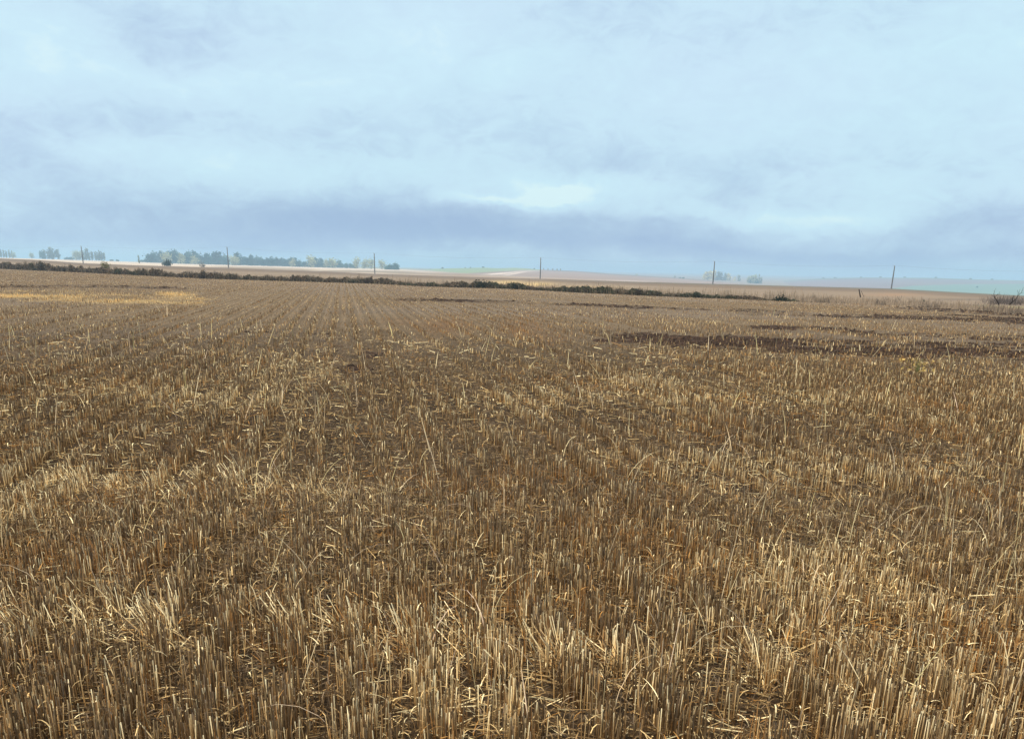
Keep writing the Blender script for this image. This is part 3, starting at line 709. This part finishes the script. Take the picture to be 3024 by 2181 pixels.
curve_thing('old_fence_post', 2541, 877, 80, [([(2541, 877), (2539, 866), (2537, 854)], 1.9, 1.7), ([(2551, 876), (2547, 867), (2543, 859)], .6, .5)], 'dark broken wooden post leaning left with a thin stick beside it', 'post', part='stake')
curve_thing('thin_stake', 2447, 889, 72, [([(2447, 889), (2445, 876)], .7, .6)], 'short thin stake in the dry grass left of the broken post', 'stake', (.1, .08, .07), part='stake')
curve_thing('thin_stake', 2590, 893, 70, [([(2590, 893), (2589, 880)], .8, .6)], 'short thin stake in the dry grass right of the broken post', 'stake', (.1, .08, .07), part='stake')
curve_thing('weed_stalk', 2655, 887, 72, [([(2657, 888), (2653, 880), (2650, 874)], .5, .3), ([(2657, 888), (2661, 880), (2663, 872)], .5, .3), ([(2655, 884), (2657, 874)], .4, .2)], 'bare forked weed stalk on the dry slope right of the broken post', 'weed', (.12, .09, .08), part='stem')
for x_, y0, y1, lb in ((344, 807, 789, 'weathered grey fence post in the ditch right of the yellow bush'), (479, 810, 792, 'weathered grey fence post in the ditch below the dark crest bush')):
    Df = Dg(x_) + 1
    curve_thing('fence_post', x_, y0, Df, [([(x_, y0), (x_ - .3, y1)], 1.0, .9)], lb, 'post', (.11, .095, .08), part='stake', grp='fence posts in the ditch')
# small yellow weed clump mid right
n = 90
g0 = ground(np.array([2705.]), np.array([1112.]))[0]
cen = g0 + np.stack([rng.normal(0, .16, n), rng.normal(0, .12, n), rng.uniform(.02, .3, n)], -1)
e = bpy.data.objects.new('yellow_weed', None); col.objects.link(e); e.location = g0; tag(e, 'small yellow-green weed clump standing in the stubble at right', 'weed')
V, F_, C = leafcloud(cen - g0, 0, np.array([.52, .36, .12]) * rng.uniform(.6, 1.2, (n, 1)), .045 * rng.uniform(.6, 1.3, n), n)
link('foliage', mesh_np('weed_foliage', V, F_, C), M_leaf, e)
V, F_, C = stalks(np.zeros((14, 3)), rng.uniform(0, 6.28, 14), rng.uniform(.1, .6, 14), rng.uniform(.2, .34, 14), np.full(14, .008), rng.uniform(0, 6.28, 14), np.tile([.2, .2, .08], (14, 1)), np.tile([.2, .2, .08], (14, 1)))
link('stems', mesh_np('weed_stems', V, F_, C), M_leaf, e)

# ------------------------------------------------------------------ utility poles and wires
POLES = [(246, 777, 239.5, 727, 630), (675, 791, 671, 730, 580), (1107, 808, 1105, 748, 550), (1595, 823, 1598, 761, 520), (2105, 838, 2110, 772, 490), (2632, 852, 2643, 785, 470)]
ordn = ['leftmost utility pole, in front of the hazy poplar grove', 'second utility pole from the left, in front of the far belt', 'third utility pole, where the far belt of trees ends', 'fourth utility pole, standing against the pink hill slope', 'fifth utility pole, in front of pale yellow poplars', 'rightmost utility pole, standing against the right hill']
tops = []
for i, (x0, y0, x1, y1, D_) in enumerate(POLES):
    p0 = at(x0, y0 + 1, D_); p1 = at(x1, y1, D_); h = p1[2] - p0[2]
    e = bpy.data.objects.new('utility_pole', None); col.objects.link(e); e.location = p0
    tag(e, 'tall grey wooden ' + ordn[i], 'utility pole', 'line of utility poles on the crest')
    ln_ = np.array([(p1[0] - p0[0]) * .35, 0, h])
    V, f = tube([[0, 0, -.5], ln_ * .5, ln_], [.28, .24, .19], 8)
    link('post', mesh_np('pole_post', V, f, np.tile([.13, .11, .10], (len(V), 1)), True), M_wood, e)
    V, f = tube([ln_ + [-.15, -.35, -.7], ln_ + [.15, .35, -.7]], [.06, .06], 4)
    link('crossarm', mesh_np('crossarm', V, f, np.tile([.13, .11, .10], (len(V), 1))), M_wood, e)
    V, f = tube([ln_ + [-.3, 0, -.1], ln_ + [-.3, 0, .05], ln_ + [-.3, 0, .22]], [.05, .1, .05], 8)
    V2, f2 = tube([ln_ + [0, 0, -.12], ln_ + [-.3, 0, -.1]], [.04, .04], 5)
    link('insulator', mesh_np('insulator', V, f, np.tile([.25, .25, .26], (len(V), 1)), True), M_metal, e)
    link('bracket', mesh_np('bracket', V2, f2, np.tile([.12, .12, .12], (len(V2), 1)), True), M_metal, e)
    tops.append(p0 + ln_ + [-.3, 0, .2])
dl = tops[0] - tops[1]; dr_ = tops[-1] - tops[-2]
tt = [tops[0] + dl] + tops + [tops[-1] + dr_]
for k in range(len(tt) - 1):
    a_, b_ = tt[k], tt[k + 1]
    pts = [a_ + (b_ - a_) * s_ - np.array([0, 0, 1.1 * 4 * s_ * (1 - s_)]) for s_ in np.linspace(0, 1, 13)]
    V, f = tube(pts, [.012] * 13, 4)
    tag(link('power_wire', mesh_np('power_wire', V, f, np.tile([.06, .06, .06], (len(V), 1)), True), M_metal), 'thin dark power wire sagging between neighbouring utility poles', 'wire', 'wires of the power line')

# ------------------------------------------------------------------ haze
me = bpy.data.meshes.new('haze')
x0, x1, y0, y1, z0, z1_ = -9800, 9800, -9800, 9800, -45, 30
me.from_pydata([(x0, y0, z0), (x1, y0, z0), (x1, y1, z0), (x0, y1, z0), (x0, y0, z1_), (x1, y0, z1_), (x1, y1, z1_), (x0, y1, z1_)], [],
               [(0, 3, 2, 1), (4, 5, 6, 7), (0, 1, 5, 4), (1, 2, 6, 5), (2, 3, 7, 6), (3, 0, 4, 7)])
mh = bpy.data.materials.new('haze'); mh.use_nodes = True; nt = mh.node_tree
nt.nodes.remove(nt.nodes['Principled BSDF'])
v = nt.nodes.new('ShaderNodeVolumePrincipled'); v.inputs['Color'].default_value = (.50, .75, 1, 1); v.inputs['Density'].default_value = .00041
v.inputs['Anisotropy'].default_value = 0.0
nt.links.new(v.outputs[0], nt.nodes['Material Output'].inputs['Volume'])
tag(link('haze', me, mh), 'thin blue autumn haze over the fields', 'haze', kind='stuff')

# ------------------------------------------------------------------ sky and sun
W = bpy.data.worlds.new('World'); sc.world = W; W.use_nodes = True; nt = W.node_tree; N = nt.nodes; L = nt.links
bg = N['Background']; bg.inputs['Strength'].default_value = 1.0
SUN_EL, SUN_AZ = math.radians(54), math.radians(-125)     # azimuth from +Y towards +X: behind the camera, left
sky = N.new('ShaderNodeTexSky'); sky.sky_type = 'NISHITA'; sky.sun_disc = False
sky.sun_elevation = SUN_EL; sky.sun_rotation = SUN_AZ
skl = N.new('ShaderNodeVectorMath'); skl.operation = 'SCALE'; L.new(sky.outputs[0], skl.inputs[0]); skl.inputs['Scale'].default_value = .10
tc = N.new('ShaderNodeTexCoord'); sep = N.new('ShaderNodeSeparateXYZ'); L.new(tc.outputs['Generated'], sep.inputs[0])
def mth(op, a=None, b=None, c=None, clamp=False):
    m = N.new('ShaderNodeMath'); m.operation = op; m.use_clamp = clamp
    for i, q in enumerate((a, b, c)):
        if q is None: continue
        if isinstance(q, (int, float)): m.inputs[i].default_value = q
        else: L.new(q, m.inputs[i])
    return m.outputs[0]
azn = mth('ARCTAN2', sep.outputs[0], sep.outputs[1]); eln = mth('ARCSINE', sep.outputs[2])
def comb(a, b, c=0.0):
    k = N.new('ShaderNodeCombineXYZ')
    for i, q in enumerate((a, b, c)):
        if isinstance(q, (int, float)): k.inputs[i].default_value = q
        else: L.new(q, k.inputs[i])
    return k.outputs[0]
def noise(vec, scale, det=5, rough=.55, dist=0):
    n = N.new('ShaderNodeTexNoise'); n.inputs['Scale'].default_value = scale; n.inputs['Detail'].default_value = det
    n.inputs['Roughness'].default_value = rough; n.inputs['Distortion'].default_value = dist; L.new(vec, n.inputs['Vector']); return n
cv = comb(mth('MULTIPLY', azn, 1.0), mth('MULTIPLY', eln, 1.9), 0.3)
wn = noise(cv, 4.5, 9, .62)
ws = N.new('ShaderNodeSeparateColor'); L.new(wn.outputs['Color'], ws.inputs[0])
azw = mth('ADD', azn, mth('MULTIPLY', mth('SUBTRACT', ws.outputs[0], .5), .20))
elw = mth('ADD', eln, mth('MULTIPLY', mth('SUBTRACT', ws.outputs[1], .5), .075))
def azel(px, py):
    d = ray(float(px), float(py)); return math.atan2(d[0], d[1]), math.asin(d[2] / np.linalg.norm(d))
acc = None
# (x, y, half width px, half height px, brightness change)
CL = [(160, 110, 170, 80, .35), (480, 60, 260, 80, -.25), (600, 240, 520, 60, .22), (150, 440, 420, 85, -.25), (650, 170, 260, 45, -.12), (480, 480, 200, 45, .30), (850, 490, 420, 50, .25), (950, 650, 480, 60, -.50),
      (350, 640, 300, 40, -.05), (1560, 575, 90, 34, .95), (1400, 605, 130, 18, .6), (1500, 560, 200, 60, .2), (1750, 540, 160, 28, .35), (1700, 660, 500, 24, -.2), (2330, 620, 330, 30, .5), (2600, 560, 300, 40, .15), (2400, 735, 700, 30, -.38), (1500, 700, 600, 30, -.35),
      (1900, 480, 300, 45, -.15), (2800, 120, 300, 120, .1), (2500, 330, 500, 110, .12), (1300, 150, 300, 100, .22), (1900, 60, 400, 70, -.10), (2850, 640, 300, 40, -.35), (300, 700, 500, 30, -.25), (1200, 330, 380, 70, -.10), (60, 250, 120, 70, .1)]
for (x_, y_, hw, hh_, amp) in CL:
    a0, e0 = azel(x_, y_); sa = hw / 3150.; se = hh_ / 3521.
    u_ = mth('MULTIPLY', mth('SUBTRACT', azw, a0), 1 / sa); v_ = mth('MULTIPLY', mth('SUBTRACT', elw, e0), 1 / se)
    r2 = mth('ADD', mth('MULTIPLY', u_, u_), mth('MULTIPLY', v_, v_))
    g_ = mth('MULTIPLY', mth('POWER', 2.71828, mth('MULTIPLY', r2, -1)), amp)
    acc = g_ if acc is None else mth('ADD', acc, g_)
n2_ = noise(cv, 8, 9, .64, .5); n3_ = noise(cv, 30, 8, .66, .8)
vary = mth('ADD', mth('MULTIPLY', mth('SUBTRACT', n2_.outputs['Fac'], .5), .75), mth('MULTIPLY', mth('SUBTRACT', n3_.outputs['Fac'], .5), .62))
low = mth('MULTIPLY', mth('POWER', 2.71828, mth('MULTIPLY', mth('MAXIMUM', eln, 0), -1 / .06)), -.34)
val = mth('MULTIPLY', mth('ADD', mth('ADD', acc, vary), mth('ADD', .80, low)), .80)
rmp = N.new('ShaderNodeValToRGB'); L.new(val, rmp.inputs[0]); cr_ = rmp.color_ramp
def lin(r, g, b): return tuple(((c / 255 + .055) / 1.055) ** 2.4 if c > 10 else c / 3294 for c in (r, g, b)) + (1,)
cr_.elements[0].position = 0; cr_.elements[0].color = lin(162, 187, 222)
cr_.elements[1].position = 1; cr_.elements[1].color = lin(226, 250, 255)
for p_, c_ in ((.22, lin(174, 199, 228)), (.42, lin(191, 217, 240)), (.60, lin(205, 233, 250)), (.80, lin(210, 240, 254))): e_ = cr_.elements.new(p_); e_.color = c_
tint = noise(cv, 4.2, 3, .5); tr_ = N.new('ShaderNodeMapRange'); L.new(tint.outputs['Fac'], tr_.inputs['Value']); tr_.inputs['From Min'].default_value = .35; tr_.inputs['From Max'].default_value = .65
mt = N.new('ShaderNodeMix'); mt.data_type = 'RGBA'; mt.blend_type = 'MULTIPLY'; mt.inputs['Factor'].default_value = 1
tcx = N.new('ShaderNodeMix'); tcx.data_type = 'RGBA'; L.new(tr_.outputs[0], tcx.inputs['Factor']); tcx.inputs['A'].default_value = (.975, 1.0, .99, 1); tcx.inputs['B'].default_value = (1.0, .99, 1.0, 1)
L.new(rmp.outputs[0], mt.inputs['A']); L.new(tcx.outputs['Result'], mt.inputs['B'])
mx = N.new('ShaderNodeMix'); mx.data_type = 'RGBA'; mx.inputs['Factor'].default_value = .97
L.new(skl.outputs[0], mx.inputs['A']); zen = N.new('ShaderNodeMapRange'); L.new(eln, zen.inputs['Value']); zen.inputs['From Min'].default_value = .24; zen.inputs['From Max'].default_value = .9; zen.interpolation_type = 'SMOOTHSTEP'
zm = N.new('ShaderNodeMix'); zm.data_type = 'RGBA'; L.new(zen.outputs[0], zm.inputs['Factor']); L.new(mt.outputs['Result'], zm.inputs['A']); zm.inputs['B'].default_value = (1.4, 1.34, 1.24, 1)
L.new(zm.outputs['Result'], mx.inputs['B'])
L.new(mx.outputs['Result'], bg.inputs['Color'])
sl = bpy.data.lights.new('sun', 'SUN'); sl.energy = 2.4; sl.angle = math.radians(10); sl.color = (1, .88, .70)
so = bpy.data.objects.new('sun', sl); col.objects.link(so)
d = Vector((math.sin(SUN_AZ) * math.cos(SUN_EL), math.cos(SUN_AZ) * math.cos(SUN_EL), math.sin(SUN_EL)))
so.rotation_euler = d.to_track_quat('Z', 'Y').to_euler()
sc.view_settings.view_transform = 'Standard'; sc.view_settings.look = 'None'; sc.view_settings.exposure = 0; sc.view_settings.gamma = 1
sc.cycles.volume_bounces = 1
